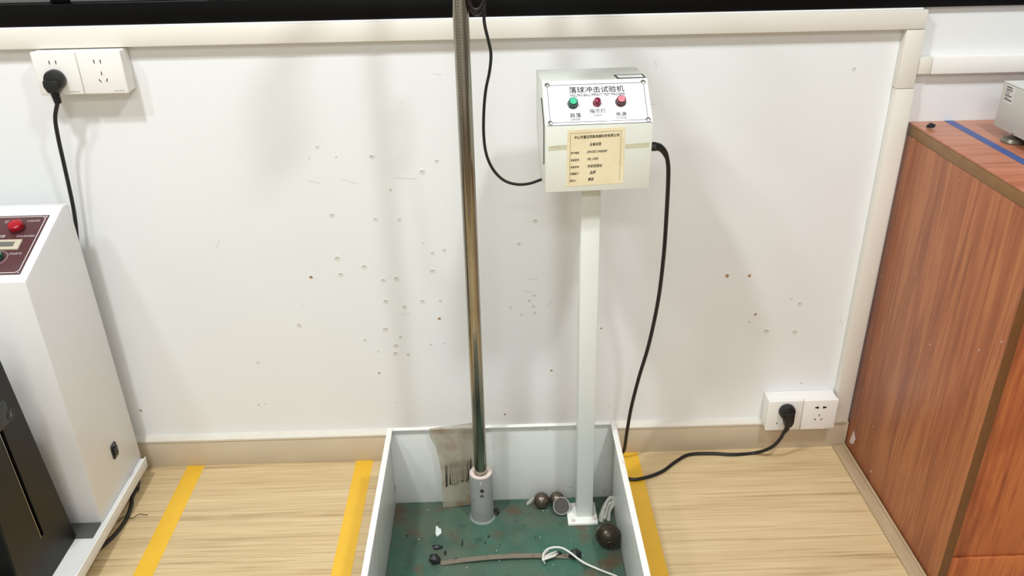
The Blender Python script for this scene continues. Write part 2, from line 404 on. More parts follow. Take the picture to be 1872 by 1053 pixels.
# cream trunking
TY = -0.022
def trim(name, x0, x1, z0, z1, lab, y0=TY, m='cream', bev=0.002):
    bm = new(); box(bm, x0, x1, y0, 0.0, z0, z1, bev=bev); return solo(name, bm, m, ((x0 + x1) / 2, 0, z0), kind='structure', label=lab)
t1 = trim('trim_1', -2.4, 0.853, 1.0305, 1.0675, 'cream trunking along the top of the white wall')
bm = new(); box(bm, -2.4, 0.845, -0.016, 0.0, 1.0675, 1.0705, bev=0.0008); part('caulk_line', bm, 'caulk', t1, 'white caulk line')
trim('trim_2', 0.818, 0.8555, 0.9135, 1.0303, 'short upper length of cream vertical trunking', y0=-0.0205)
trim('trim_3', 0.820, 0.8575, 0.082, 0.9125, 'long cream vertical trunking beside the cabinet')
trim('trim_4', 0.8565, 0.8835, 0.941, 0.9745, 'short cream trunking stub right of the vertical trunking', y0=-0.018)
trim('trim_5', 0.8840, 2.4, 0.941, 0.9755, 'white trunking running right above the cabinet', m='socket', y0=-0.02)
# skirting
bm = new(); box(bm, -2.4, 0.868, -0.013, 0.0, 0.0, 0.0742, bev=0.001)
bb = solo('baseboard_back', bm, 'base', (0, 0, 0), kind='structure', label='beige skirting board under the white wall')
bm = new(); prism(bm, [(-2.4, -0.0150, 0.0745), (-2.4, -0.0155, 0.080), (-2.4, -0.009, 0.087), (-2.4, 0, 0.0885), (-2.4, 0, 0.0745)], (3.262, 0, 0))
part('cap_strip', bm, 'basecap', bb, 'pale moulded cap')
bm = new(); box(bm, 0.836, 0.866, -1.2, -0.014, 0.0, 0.006, bev=0.0015)
box(bm, 0.8615, 0.867, -1.2, -0.014, 0.0055, 0.011, bev=0.001)
solo('trim_6', bm, 'strip', (0.85, -0.6, 0), kind='structure', label='beige floor edging strip along the cabinet foot')

# filled nail holes and dents in the wall
def px1(l, ox, oy, s): return [(ox + x / s, oy + y / s, k, q) for x, y, k, q in l]
holes = px1([(229, 66, 0, .8), (456, 106, 0, 1.1), (668, 170, 0, 1.2), (729, 125, 0, 1), (535, 245, 1, .9), (290, 352, 0, 1.1), (472, 368, 0, 1), (572, 370, 0, .9),
             (313, 532, 0, 1.4), (327, 600, 0, 1.2), (425, 567, 0, 1.3), (203, 610, 2, 1.1), (711, 510, 0, .9), (760, 498, 0, .9), (710, 585, 0, 1.2), (505, 624, 0, 1.1),
             (560, 617, 0, 1.2), (515, 712, 0, 1.1), (593, 735, 0, 1.1), (669, 712, 0, 1.1), (744, 710, 1, .9), (740, 783, 2, 1.1), (153, 812, 1, 1.3), (173, 730, 1, .5),
             (514, 829, 0, 1.3), (577, 862, 1, 1.1), (428, 874, 1, 1), (485, 922, 1, .7), (558, 898, 0, 1.3), (556, 930, 0, 1.2), (610, 934, 1, 1.1), (704, 892, 0, .8),
             (762, 888, 1, .7), (488, 1011, 2, .8), (308, 108, 0, .6), (195, 113, 0, .4), (672, 468, 0, .5)], 480, 240, 2.289)
holes += px1([(400, 198, 2, 1.2), (526, 198, 2, 1.1), (560, 416, 2, .9), (527, 460, 1, .9), (622, 512, 0, 1.4), (782, 518, 0, 1.3), (810, 357, 1, 1.4), (762, 330, 0, .7),
              (820, 807, 0, .7)], 1200, 440, 3.097)
holes += [(978, 404, 0, 1.1), (948, 446, 0, .9), (933, 562, 1, .8), (953, 575, 1, .8), (967, 550, 0, .8), (976, 540, 0, .8), (975, 560, 0, .8), (977, 572, 0, .8),
          (1099, 600, 2, .7), (1008, 677, 2, .8), (1114, 743, 1, .7), (923, 757, 2, .8), (472, 663, 1, .9), (473, 740, 1, .8), (485, 738, 0, .5), (258, 750, 2, .9),
          (1561, 126, 0, .8), (726, 735, 0, .6)]
proto = {}
for x, y, k, q in holes:
    p = atY(x, y, 0.0)
    if k not in proto:
        bm = new(); rr = 0.0058
        lathe(bm, [(rr, 0.0), (rr * .86, 0.0004), (rr * .72, 0.0006), (rr * .50, 0.0001), (0, 0.00005)], (0, 0, 0), (0, -1, 0), 14, mats=[0, 0, 1, 1])
        rj = random.Random(k + 3)
        for v in bm.verts:
            j_ = rj.uniform(.82, 1.16); v.co.x *= j_; v.co.z *= j_
        o = finish('nail_hole', bm, ('wall', ('pit', 'pit', 'pitbrown')[k]), Vector((0, 0, 0)))
        if k == 2: o['label'] = 'brown nail hole'
        proto[k] = o
    else:
        o = proto[k].copy(); COL.objects.link(o)
    sc_ = q * (1.0 if k == 0 else 0.85); o.scale = (sc_, 1, sc_ * random.uniform(.85, 1.15)); o.parent = wall; o.location = p - BASE[wall]
bm = new()
for (a, b, c, d) in [(560, 330, 585, 335), (625, 328, 655, 337), (720, 325, 762, 327), (735, 575, 750, 573), (395, 455, 402, 437), (678, 287, 690, 287), (732, 190, 736, 186),
                     (965, 512, 985, 508), (1000, 560, 1008, 552), (1535, 582, 1540, 595), (1198, 110, 1200, 124), (1190, 191, 1200, 190), (955, 530, 975, 536), (792, 135, 808, 137), (1428, 682, 1432, 678)]:
    lines(bm, [(atY(a, b, 0), atY(c, d, 0))], 0.0008, (0, -1, 0), 0.0003)
part('scuff_marks', bm, 'scuff', wall, 'faint grey scuffs', kind='stuff', flat=True)

# ================================================================== WOODEN CABINET (right)
CX, CT, CF = 0.869, 0.839, -0.484
cab = thing('wooden_cabinet', (1.25, -0.24, 0.0), 'reddish brown wood-laminate cabinet standing against the wall on the right', 'cabinet')
bm = new(); box(bm, CX, 1.70, CF, -0.001, CT - 0.004, CT, bev=0.001); part('top_surface', bm, 'cherry_top', cab, 'pinkish wood-grain top')
bm = new(); box(bm, CX, 1.70, CF, -0.001, CT - 0.026, CT - 0.0042, bev=0.001); part('top_edge', bm, 'edging', cab, 'olive brown top edging')
bm = new(); box(bm, CX + 0.0006, CX + 0.018, CF + 0.001, -0.001, 0.0, CT - 0.0265, bev=0.001); part('side_panel', bm, 'cherry_side', cab)
bm = new(); box(bm, CX + 0.0002, CX + 0.0182, CF - 0.0012, CF + 0.0009, 0.0, CT - 0.0265, bev=0.0006); part('edge_band', bm, 'edging_dark', cab, 'dark brown front edge band')
bm = new(); box(bm, CX + 0.0185, 1.68, CF + 0.006, CF + 0.022, 0.085, CT - 0.027, bev=0.001); part('door', bm, 'cherry_door', cab)
bm = new(); box(bm, CX + 0.0185, 1.68, CF + 0.001, CF + 0.020, 0.0, 0.083, bev=0.001); part('bottom_rail', bm, 'cherry_door', cab)
bm = new(); box(bm, 1.682, 1.70, CF, -0.001, 0.0, CT - 0.0265, bev=0.001); part('side_panel', bm, 'cherry_side', cab)
bm = new()
N = (-1, 0, 0)
c = [atX(x, y, CX) for x, y in [(1554, 804), (1561, 788), (1564, 803), (1560, 812), (1554, 810)]]
prism(bm, c, (-0.0007, 0, 0)); part('paint_chip', bm, 'peel', cab, 'pale torn sticker scrap')
bm = new()
for x, y, s in [(1611, 505, 2), (1640, 400, 1), (1592, 655, 2), (1590, 690, 2), (1577, 714, 2), (1592, 862, 5), (1700, 630, 3), (1674, 500, 2), (1831, 625, 3), (1790, 640, 3), (1711, 845, 2), (1755, 330, 2), (1670, 255, 2), (1596, 780, 2)]:
    p = atX(x, y, CX); s *= 0.00045
    prism(bm, [p + Vector((0, -s, -s)), p + Vector((0, s * .7, -s * 1.3)), p + Vector((0, s * .5, s * 1.8)), p + Vector((0, -s * .6, s * 1.1))], (-0.0005, 0, 0))
part('nicks', bm, 'peel', cab, 'small pale nicks', kind='stuff')

a = [atZ(1715.9, 214, CT), atZ(1733, 214, CT), atZ(1871.6, 293, CT), atZ(1871.6, 303.5, CT)]
xa, xb = (a[0].x + a[3].x) / 2, (a[1].x + a[2].x) / 2
bm = new(); box(bm, xa, xb, CF + 0.002, -0.0015, CT, CT + 0.0004)
solo('blue_tape', bm, 'blue', (xa, -0.2, CT), 'strip of blue tape stuck across the wooden cabinet top', 'tape')
p = atZ(1699, 234, CT)
bm = new(); rock(bm, p + Vector((0.001, 0, 0.0045)), (0.0095, 0.008, 0.0052), 3, 0.3); rock(bm, p + Vector((0.004, 0.004, 0.0065)), (0.005, 0.005, 0.004), 4, 0.3)
solo('rubber_scrap', bm, 'fragment', p, 'small black lump lying on the cabinet top left of the blue tape', 'scrap', flat=True)

# grey bench device
dv = thing('bench_instrument', (1.10, -0.2, CT), 'grey metal bench instrument with round feet on the cabinet at right edge', 'instrument')
DX, DYb, DZ0, DZ1 = 0.985, -0.105, 0.858, 0.943
bm = new(); box(bm, DX, DX + 0.26, -0.38, DYb, DZ0, DZ1, bev=0.0025); part('housing', bm, 'grey_device', dv)
bm = new(); box(bm, DX + 0.001, DX + 0.26, -0.38, DYb + 0.001, DZ1 + 0.0002, DZ1 + 0.0025, bev=0.001); part('lid', bm, 'grey_top', dv, 'paler lid')
for fx, fy in [(DX + 0.014, -0.158), (DX + 0.014, -0.35), (DX + 0.24, -0.158), (DX + 0.24, -0.35)]:
    bm = new(); lathe(bm, [(0, 0), (0.0205, 0), (0.0215, 0.003), (0.0195, 0.006), (0.018, 0.0085), (0.009, 0.011), (0.006, 0.0125), (0.006, 0.0188), (0, 0.0188)], (fx, fy, CT), seg=28)
    part('foot', bm, 'foot', dv)
p = atX(1853, 241, DX); bm = new(); lathe(bm, [(0.0035, 0), (0.0035, 0.0012), (0.002, 0.0028), (0, 0.003)], (DX, p.y, DZ0 + 0.006), (-1, 0, 0), 12); part('screw', bm, 'chrome', dv)
st = [atX(x, y, DX) for x, y in [(1841.5, 153.5), (1855, 160), (1852, 188), (1830, 180)]]
yy0, zz1 = st[0].y - 0.001, st[0].z - 0.001; zz0 = zz1 - 0.032; yy1 = yy0 - 0.028
bm = new(); box(bm, DX - 0.0004, DX, yy1, yy0, zz0, zz1); sk = part('sticker', bm, 'grey_top', dv, 'pale sticker with small print')
bm = new(); rnd = random.Random(5)
zc = zz1 - 0.003
for li, (hh, frac) in enumerate([(0.0030, .7), (0.0026, .8), (0.0016, .55), (0.0016, .5), (0.0026, .85), (0.0014, .5), (0.003, .9)]):
    y = yy0 - 0.002
    while y > yy0 - 0.027 * frac:
        wd = rnd.uniform(0.0008, 0.0022)
        lines(bm, [((DX - .0004, y, zc), (DX - .0004, y - wd, zc))], hh * rnd.uniform(.6, 1), (-1, 0, 0), 0.0003); y -= wd + rnd.uniform(.0003, .0008)
    zc -= hh + 0.0017
part('print', bm, 'blackprint', sk, flat=True)

# ================================================================== SOCKETS
def socket(base, x0, xm, x1, z0, z1, yf, label, universal, hide_first):
    s = thing('wall_socket', base, label, 'socket')
    bm = new(); box(bm, x0 + .001, x1 - .001, yf + 0.009, 0.0, z0 + .001, z1 - .001, bev=0.003); part('back_box', bm, 'socket', s)
    for i, (a, b) in enumerate(((x0, xm - 0.0004), (xm + 0.0004, x1))):
        bm = new(); box(bm, a, b, yf, yf + 0.0088, z0, z1, bev=0.0028, seg=3); fp = part('faceplate', bm, 'socket', s)
        cx, cz, h = (a + b) / 2, (z0 + z1) / 2, (z1 - z0)
        def slot(x, z, w_, hh, ang=0):
            M = Matrix.Translation((x, yf, z)) @ Matrix.Rotation(ang, 4, 'Y')
            bm = new(); box(bm, -w_ / 2, w_ / 2, -0.0003, 0.001, -hh / 2, hh / 2, M=M); part('slot', bm, 'slot', fp)
        if universal:
            if i == 1:
                for sx in (-1, 1):
                    bm = new(); x = cx + sx * 0.0095
                    prism(bm, [(x - .0045, yf - .0003, cz + .024), (x + .0045 * 1, yf - .0003, cz + .0255), (x + .0045, yf - .0003, cz + .0185), (x - .0045, yf - .0003, cz + .0205)] if sx < 0 else
                          [(x - .0045, yf - .0003, cz + .0255), (x + .0045, yf - .0003, cz + .024), (x + .0045, yf - .0003, cz + .0205), (x - .0045, yf - .0003, cz + .0185)], (0, .001, 0))
                    part('slot', bm, 'slot', fp)
                slot(cx - .001, cz - .001, .002, .0065); slot(cx - .0095, cz - .013, .0022, .007, -.62); slot(cx + .0065, cz - .013, .0018, .007, .62)
            else: slot(cx - 0.016, cz - 0.022, .0026, .0045)
        else:
            dx = -0.003 if i == 0 else -0.004
            slot(cx + dx - .0062, cz + .0215, .0018, .0072); slot(cx + dx + .0062, cz + .0215, .0018, .0072)
            if i == 1: slot(cx + dx + .003, cz - .0015, .0018, .0072); slot(cx + dx - .003, cz - .0155, .0018, .0072, -.6); slot(cx + dx + .0105, cz - .0145, .0018, .0065, .35)
        bm = new()
        if universal: lines(bm, [((b - .024, yf, z0 + .0048), (b - .004, yf, z0 + .0048))], .0007, (0, -1, 0))
        else:
            for q in range(7): lines(bm, [((b - .027 + q * .0029, yf, z0 + .006 + (q % 3) * .0003), (b - .0253 + q * .0029, yf, z0 + .006))], .0022 - (q % 2) * .0009, (0, -1, 0))
        part('print', bm, 'greydash', fp, flat=True)
    return s
socket((-0.803, 0, 0.99), -0.889, -0.8035, -0.717, 0.946, 1.0295, -0.045, 'white double wall socket under the top trunking, with a plug in its left half', False, True)
socket((0.731, 0, 0.12), 0.645, 0.7315, 0.8165, 0.079, 0.167, -0.045, 'white double wall socket on the skirting board beside the wooden cabinet', True, True)

# plugs and cords
def smooth_path(l): return [Vector(p) for p in l]
pc = atY(97, 151, -0.058)
pl = thing('power_cord', (pc.x, -0.045, 0.7), 'black plug and cord hanging from the upper left wall socket behind the white machine', 'power cord')
bm = new(); lathe(bm, [(0, 0), (0.0185, 0), (0.0195, 0.002), (0.0195, 0.012), (0.0175, 0.0165), (0.011, 0.019), (0, 0.0195)], (pc.x + .002, -0.0455, pc.z + .004), (0, -1, 0), 26)
body = part('plug_body', bm, 'rubber', pl)
bm = new(); prism(bm, [(pc.x - .0155, -.05, pc.z + .006), (pc.x + .014, -.05, pc.z + .006), (pc.x + .012, -.05, pc.z - .008), (pc.x + .0075, -.05, pc.z - .019), (pc.x - .0100, -.05, pc.z - .019), (pc.x - .0165, -.05, pc.z - .006)], (0, -.019, 0), bev=.003)
part('plug_grip', bm, 'rubber', pl)
bx, bz = pc.x - .0012, pc.z - .0150
bm = new(); prof = [(0, 0), (.0085, 0)]
for k in range(6): prof += [(.0085 - k * .0003, .001 + k * .0040), (.0085 - k * .0003, .0030 + k * .0040), (.0062, .0032 + k * .0040), (.0062, .0048 + k * .0040)]
prof += [(.0045, .0255), (0, .0255)]
lathe(bm, prof, (bx, -.0605, bz), (0.05, 0.05, -1), 18); part('strain_relief', bm, 'rubber', pl)
pts = [Vector((bx + .001, -.0595, bz - .022))] + [atY(x, y, yy) for x, y, yy in [(101, 215, -.056), (106, 250, -.048), (117, 300, -.040), (127, 345, -.034), (135, 385, -.030), (140, 425, -.028), (143, 480, -.026), (146, 560, -.026), (165, 680, -.026)]]
bm = new(); tube(bm, pts, 0.0041, 10, 8); part('cable', bm, 'rubber', pl)

# cord of the impact tester: gland on the control box to the right wall socket
pc = atY(1440, 754, -0.055)
pr = thing('power_cord', (pc.x, -0.05, 0.0), 'black cord running from the control box along the floor into the lower right wall socket', 'power cord')
bm = new(); lathe(bm, [(0, 0), (.0188, 0), (.0198, .002), (.0198, .010), (.0172, .015), (.010, .0175), (0, .018)], (pc.x, -0.0455, pc.z), (0, -1, 0), 26); part('plug_body', bm, 'rubber', pr)
bm = new(); prism(bm, [(pc.x - .012, -.052, pc.z + .004), (pc.x + .0145, -.052, pc.z + .004), (pc.x + .015, -.052, pc.z - .024), (pc.x + .0105, -.052, pc.z - .036), (pc.x - .006, -.052, pc.z - .036), (pc.x - .0075, -.052, pc.z - .014)], (0, -.017, 0), bev=.003); part('plug_grip', bm, 'rubber', pr)
bm = new(); tube(bm, [(pc.x + .003, -.061, pc.z - .030), (pc.x + .001, -.062, pc.z - .044), (pc.x - .004, -.062, pc.z - .054)], lambda t: .0075 - .003 * t, 12, 6); part('strain_relief', bm, 'rubber', pr)
g0 = atY(1189, 267.5, -0.215)
low = [Vector((pc.x - .003, -.062, pc.z - .050)), atY(1425, 804, -.064), atY(1408, 819, -.058)] + [atZ(x, y, .0045) for x, y in [(1380, 828), (1340, 831), (1300, 829), (1260, 831), (1235, 844), (1210, 862), (1180, 873), (1152, 876)]]
up = [atY(1206, 270, -.212), atY(1216, 280, -.21), atY(1221, 298, -.206), atY(1221.5, 330, -.20), atY(1218, 400, -.185), atY(1213, 470, -.165), atY(1203, 550, -.14), atY(1186, 630, -.115), atY(1168, 690, -.095), atY(1154, 745, -.075), atY(1146, 790, -.06), atY(1140, 825, -.042)]
beh = [Vector((0.285, -.034, .020)), Vector((0.279, -.055, .0050)), Vector((0.281, -.09, .0045))]
bm = new(); tube(bm, up + beh + low[::-1], 0.0042, 10, 8); part('cable', bm, 'rubber', pr)
bm = new(); cyl(bm, (g0.x - .0015, g0.y, g0.z), (g0.x + .0105, g0.y, g0.z - .001), .0088, 8, .0012); gl = part('gland', bm, 'rubber', pr)
bm = new(); tube(bm, [(g0.x + .008, g0.y, g0.z - .0005), atY(1206, 269.5, -.213), atY(1214, 277, -.211), atY(1218.5, 286, -.209)], lambda t: .0082 - .0034 * t, 12, 6); part('strain_relief', bm, 'rubber', pr)

# ================================================================== FALLING BALL IMPACT TESTER
TX0, TX1, TB, TFr, TH = -0.2575, 0.2505, -0.183, -0.72, 0.2215
fb = thing('impact_tester', (0.0, -0.43, 0.0), 'falling ball impact tester with steel pole, post and white open tray on the floor', 'testing machine')
bm = new(); box(bm, TX0 + .001, TX1 - .001, TFr + .001, TB - .001, 0.001, 0.006); part('tray_floor', bm, 'traypaint', fb)
def wallpiece(x0, x1, y0, y1, name='tray_wall'):
    bm = new(); box(bm, x0, x1, y0, y1, 0.0, TH - .0002, bev=.0006); return part(name, bm, 'traypaint', fb)
wl = wallpiece(TX0, TX0 + .003, TFr, TB); wr = wallpiece(TX1 - .003, TX1, TFr, TB); wb = wallpiece(TX0 + .0032, TX1 - .0032, TB - .003, TB); wf = wallpiece(TX0 + .0032, TX1 - .0032, TFr, TFr + .003)
def lip(par, x0, x1, y0, y1):
    bm = new(); box(bm, x0, x1, y0, y1, TH, TH + .003, bev=.0012); return part('rim_lip', bm, 'rim', par)
lip(wl, TX0, TX0 + .012, TFr, TB); lip(wr, TX1 - .012, TX1, TFr, TB); lip(wb, TX0 + .0122, TX1 - .0122, TB - .010, TB); lip(wf, TX0 + .0122, TX1 - .0122, TFr, TFr + .010)
# base of pole
PX, PY = -0.0525, -0.239
bm = new(); lathe(bm, [(0.0, .0122), (.0300, .0122), (.0285, .0135), (.0270, .0150), (.0255, .0155), (0, .0155)], (PX, PY, 0), seg=28); part('putty_ring', bm, 'putty', fb, 'grey putty bead')
bm = new(); lathe(bm, [(0, .0120), (.0256, .0120), (.0256, .1365), (.0249, .1380), (.0239, .1382), (.0, .1382)], (PX, PY, 0), seg=36); sl = part('pole_sleeve', bm, 'sleeve', fb, 'grey painted sleeve')
bm = new(); lathe(bm, [(.0148, .1383), (.0248, .1383), (.0244, .1392), (.0155, .1392), (.0148, .1383)], (PX, PY, 0), seg=36); part('top_ring', bm, 'pinkring', sl, 'pinkish top ring')
q = atY(881, 897, PY - .0252)
bm = new(); lathe(bm, [(.0042, -.002), (.0042, .0016), (.003, .0024), (.0016, .0024), (.0012, .0006), (0, .0004)], (q.x, PY - .0250, q.z), (0.02, -1, 0), 12); part('set_screw', bm, 'oldscrew', sl)
q2 = atY(881, 907, PY - .0252)
bm = new(); lathe(bm, [(.0036, -.002), (.0036, .001), (.0022, .0014), (.0014, .0004), (0, .0002)], (q2.x, PY - .0250, q2.z), (0.02, -1, 0), 12); part('set_screw', bm, 'oldscrew', sl)
q3 = atY(879, 884, PY - .0252)
bm = new(); rock(bm, (q3.x, PY - .0250, q3.z), (.0022, .0012, .008), 8, .2); part('paint_drip', bm, 'pinkring', sl, 'pale paint drip')
bm = new(); rock(bm, (PX + .032, PY + .008, .0165), (.008, .010, .005), 11, .25); part('hole_lump', bm, 'fragment', fb, 'black lump in place of a dark hole beside the sleeve', flat=True)  # black lump added to stand for the dark hole right of the sleeve
# pole
PR = 0.0138
bm = new(); lathe(bm, [(0, .132), (PR, .132), (PR, 1.60), (PR - .002, 1.602), (0, 1.602)], (PX, PY, 0), seg=48); pole = part('pole', bm, 'stainless', fb, 'shiny stainless steel pole')
bm = new(); lathe(bm, [(PR, .1392), (PR + .0018, .1392), (PR + .0008, .1415), (PR, .142)], (PX, PY, 0), seg=36); part('collar', bm, 'stainless', pole)
bm = new(); z = 0.30; i = 0
while z < 1.17:
    a0 = -PI / 2 - 0.62; a1 = a0 + (0.62 if i % 10 == 0 else 0.5 if i % 2 == 0 else 0.5)
    n = 4; prev = None
    for k in range(n + 1):
        t = a0 + (a1 - a0) * k / n; c, s = math.cos(t), math.sin(t); r_ = PR + .00015
        hgt = .0005
        cur = (bm.verts.new((PX + r_ * c, PY + r_ * s, z)), bm.verts.new((PX + r_ * c, PY + r_ * s, z + hgt)))
        if prev: bm.faces.new([prev[0], cur[0], cur[1], prev[1]])
        prev = cur
    z += 0.005; i += 1
for sgn in (0.0,):
    t = -PI / 2 - .62; c, s = math.cos(t), math.sin(t); t2 = t + .05; c2, s2 = math.cos(t2), math.sin(t2); r_ = PR + .00015
    bm.faces.new([bm.verts.new(v) for v in [(PX + r_ * c, PY + r_ * s, .30), (PX + r_ * c2, PY + r_ * s2, .30), (PX + r_ * c2, PY + r_ * s2, 1.18), (PX + r_ * c, PY + r_ * s, 1.18)]])
part('scale_marks', bm, 'blackprint', pole, 'fine engraved scale marks', kind='stuff')
# carriage on the pole, above the picture's top edge, and its coiled lead
bm = new(); lathe(bm, [(PR + .0003, 1.47), (.026, 1.47), (.027, 1.472), (.027, 1.538), (.026, 1.54), (PR + .0003, 1.54)], (PX, PY, 0), seg=28)
box(bm, PX - .02, PX + .02, PY - .22, PY - .02, 1.492, 1.518, bev=.003); carr = part('clamp_carriage', bm, 'rubber', fb, 'black sliding carriage')
bm = new(); cyl(bm, (PX, PY - .19, 1.40), (PX, PY - .19, 1.492), .030, 24, .002); part('magnet_head', bm, 'rubber', carr)
co = atY(869, -26, PY - .004)
for k, (rx, rz, dy, ang) in enumerate([(.0165, .047, -.002, .10), (.0185, .050, .004, -.05), (.014, .043, .008, .18), (.0175, .046, -.008, 0.0)]):
    pts = []
    for j in range(25):
        t = 2 * PI * j / 24; x, zz = rx * math.cos(t), rz * math.sin(t)
        pts.append((co.x + x * math.cos(ang) - zz * math.sin(ang) * .3, PY + dy + .002 * math.sin(t), co.z + zz + .010 * (k % 2)))
    bm = new(); tube(bm, pts, .0021, 8, 3); part('cable_coil', bm, 'brownloop', fb, 'loop of dark brown cable hung on the pole')
pts = [(co.x + .018, PY + .002, co.z + .03)] + [atY(x, y, yy) for x, y, yy in [(885, 20, -.237), (886, 45, -.237), (893, 75, -.235), (897.5, 100, -.233), (895, 130, -.23), (888, 165, -.208), (884.5, 205, -.206), (884.5, 250, -.204), (890, 285, -.20), (903, 312, -.198), (922, 330, -.196), (945, 337, -.194), (968, 335.5, -.19), (993, 327, -.182)]]
bm = new(); tube(bm, pts, .0028, 10, 8); part('signal_cable', bm, 'rubber', fb, 'black cable from pole to control box')
# post
QX, QY, QW = 0.1755, -0.2425, 0.0180
bm = new(); LEAN = Matrix(((1, 0, -.0075, 0.003), (0, 1, 0, 0), (0, 0, 1, 0), (0, 0, 0, 1)))
box(bm, QX - QW, QX + QW, QY - QW, QY + QW, .0185, .812, bev=.002, M=LEAN); part('post', bm, 'postpaint', fb)
bm = new(); box(bm, .1395, .2065, -.2810, -.2135, .0122, .0185, bev=.001); bp_ = part('post_plate', bm, 'rim', fb, 'white base plate')
for x, y in [(1048, 952), (1086, 948), (1083, 921), (1048, 923)]:
    p = atZ(x, y, .0185); bm = new(); lathe(bm, [(.0048, 0), (.0048, .0022), (.0036, .0034), (0, .0036)], (p.x, p.y, .0185), seg=6); part('bolt', bm, 'pinkring', bp_, 'rusty bolt head')
# control box (turned slightly about the vertical)
BX, BYf, BYb, BZ0, BZs, BZt = 0.1790, -0.300, -0.135, 0.8145, 0.9335, 0.9955
HW = 0.0930
RB = Matrix.Translation((BX, BYf, 0)) @ Matrix.Rotation(math.radians(2.4), 4, 'Z')
def bl(x, y, z): return RB @ Vector((x, y, z))
SL = 0.066   # how far the sloped face runs back
profile = [(0, BZ0), (0, BZs), (SL, BZt), (BYb - BYf, BZt - .001), (BYb - BYf, .885), (.10, .8145)]
bm = new(); prism(bm, [bl(-HW, y, z) for y, z in profile], bl(HW, 0, 0) - bl(-HW, 0, 0), bev=.0016)
cb = part('control_box', bm, 'boxpaint', fb)
bm = new(); prism(bm, [bl(-HW - .0002, y, z) for y, z in [(.022, .862), (.022, .929), (.062, .966), (.125, .966), (.125, .902), (.088, .862)]], bl(-HW - .0012, 0, 0) - bl(-HW, 0, 0)); part('side_cover', bm, 'boxpaint', cb)
bm = new(); prism(bm, [bl(-HW - .0002, y, z) for y, z in [(.022, .860), (.022, .929), (.062, .966), (.062, .9685), (.0204, .9297), (.0204, .860)]], bl(-HW - .0014, 0, 0) - bl(-HW, 0, 0)); part('cover_gap', bm, 'blackprint', cb, 'dark gap of the side cover', flat=True)
# seam line along the foot of the box front
sdir = (bl(0, SL, BZt) - bl(0, 0, BZs)).normalized(); xdir = (bl(1, 0, 0) - bl(0, 0, 0)).normalized(); sn = xdir.cross(sdir)
SLEN = math.hypot(SL, BZt - BZs)
so = bl(-HW, 0, BZs)
def sp(u, v, h=0.0): return so + xdir * u + sdir * v + sn * h     # point on the sloped face
Wd = 2 * HW
bm = new(); prism(bm, [sp(.0015, .0006), sp(Wd - .0008, .0006), sp(Wd - .0008, SLEN - .0015), sp(.0015, SLEN - .0015)], sn * .0012, bev=.0003)
npl = part('nameplate', bm, 'nameplate', fb, 'white printed nameplate')
def sq(u, v): return sp(u, v, .0012)
bm = new(); u0, u1, v0, v1 = .0085, Wd - .0085, .0066, SLEN - .0095
lines(bm, [(sq(u0, v0), sq(u1, v0)), (sq(u1, v0), sq(u1, v1)), (sq(u1, v1), sq(u0, v1)), (sq(u0, v1), sq(u0, v0)), (sq(.002, .0014), sq(Wd - .002, .0014))], .0009, sn); part('border_line', bm, 'blackprint', npl, flat=True)
text('heading', '落球冲击试验机', .0136, 'blackprint', npl, sq(Wd / 2 + .001, SLEN - .0255), xdir, sdir, 'CENTER', sx=1.02, bold=.012)
text('subheading', 'FALLING BALL IMPACT TEST MACHINE', .0074, 'blackprint', npl, sq(Wd / 2 + .002, SLEN - .0335), xdir, sdir, 'CENTER', sx=.75, bold=.014)
for u, v in [(.0085, .0066), (Wd - .0085, .0066), (.0085, SLEN - .0085), (Wd - .0085, SLEN - .0085)]:
    bm = new(); lathe(bm, [(.0046, 0), (.0046, .0008), (.0036, .0018), (.0018, .0021), (.001, .0012), (0, .0012)], sq(u, v), sn, 16); part('screw', bm, 'chrome', npl)
def btn(px, py, kind):
    p = atP(px, py, sq(0, 0), sn)
    if kind == 'lamp':
        bm = new(); lathe(bm, [(.0074, 0), (.0074, .0025), (.0064, .003), (.0062, .0085), (.0052, .0110), (.0026, .0126), (0, .013)], p, sn, 24); part('indicator_lamp', bm, 'darkred', npl, 'dark red indicator lamp')
    else:
        bm = new(); lathe(bm, [(.0094, 0), (.0094, .002), (.0082, .0024), (.0078, .0105), (.0070, .0112), (.0064, .0106), (0, .0106)], p, sn, 28)
        c = part('push_button', bm, 'greenbase' if kind == 'green' else 'redbase', npl, ('green' if kind == 'green' else 'pink') + ' push button')
        bm = new(); lathe(bm, [(.0064, .0106), (.0064, .0116), (.0058, .0122), (0, .0124)], p, sn, 28); part('button_cap', bm, kind, c)
    return p
pg = btn(1047, 191, 'green'); pl_ = btn(1091, 189, 'lamp'); pp = btn(1134.5, 187, 'pink')
def tx(px, py, s, size, sx=1.0, bold=0.01): text('caption', s, size, 'blackprint', npl, atP(px, py, sq(0, 0), sn), xdir, sdir, 'CENTER', sx=sx, bold=bold)
tx(1052.5, 214.5, '跌落', .0098); tx(1052.5, 220.5, 'DROP', .0058)
tx(1093, 206, '指示灯', .0094); tx(1093.5, 212.5, 'LIGHT', .0055)
tx(1136, 212, '电源', .0094); tx(1136.5, 217.5, 'POWER', .0055)
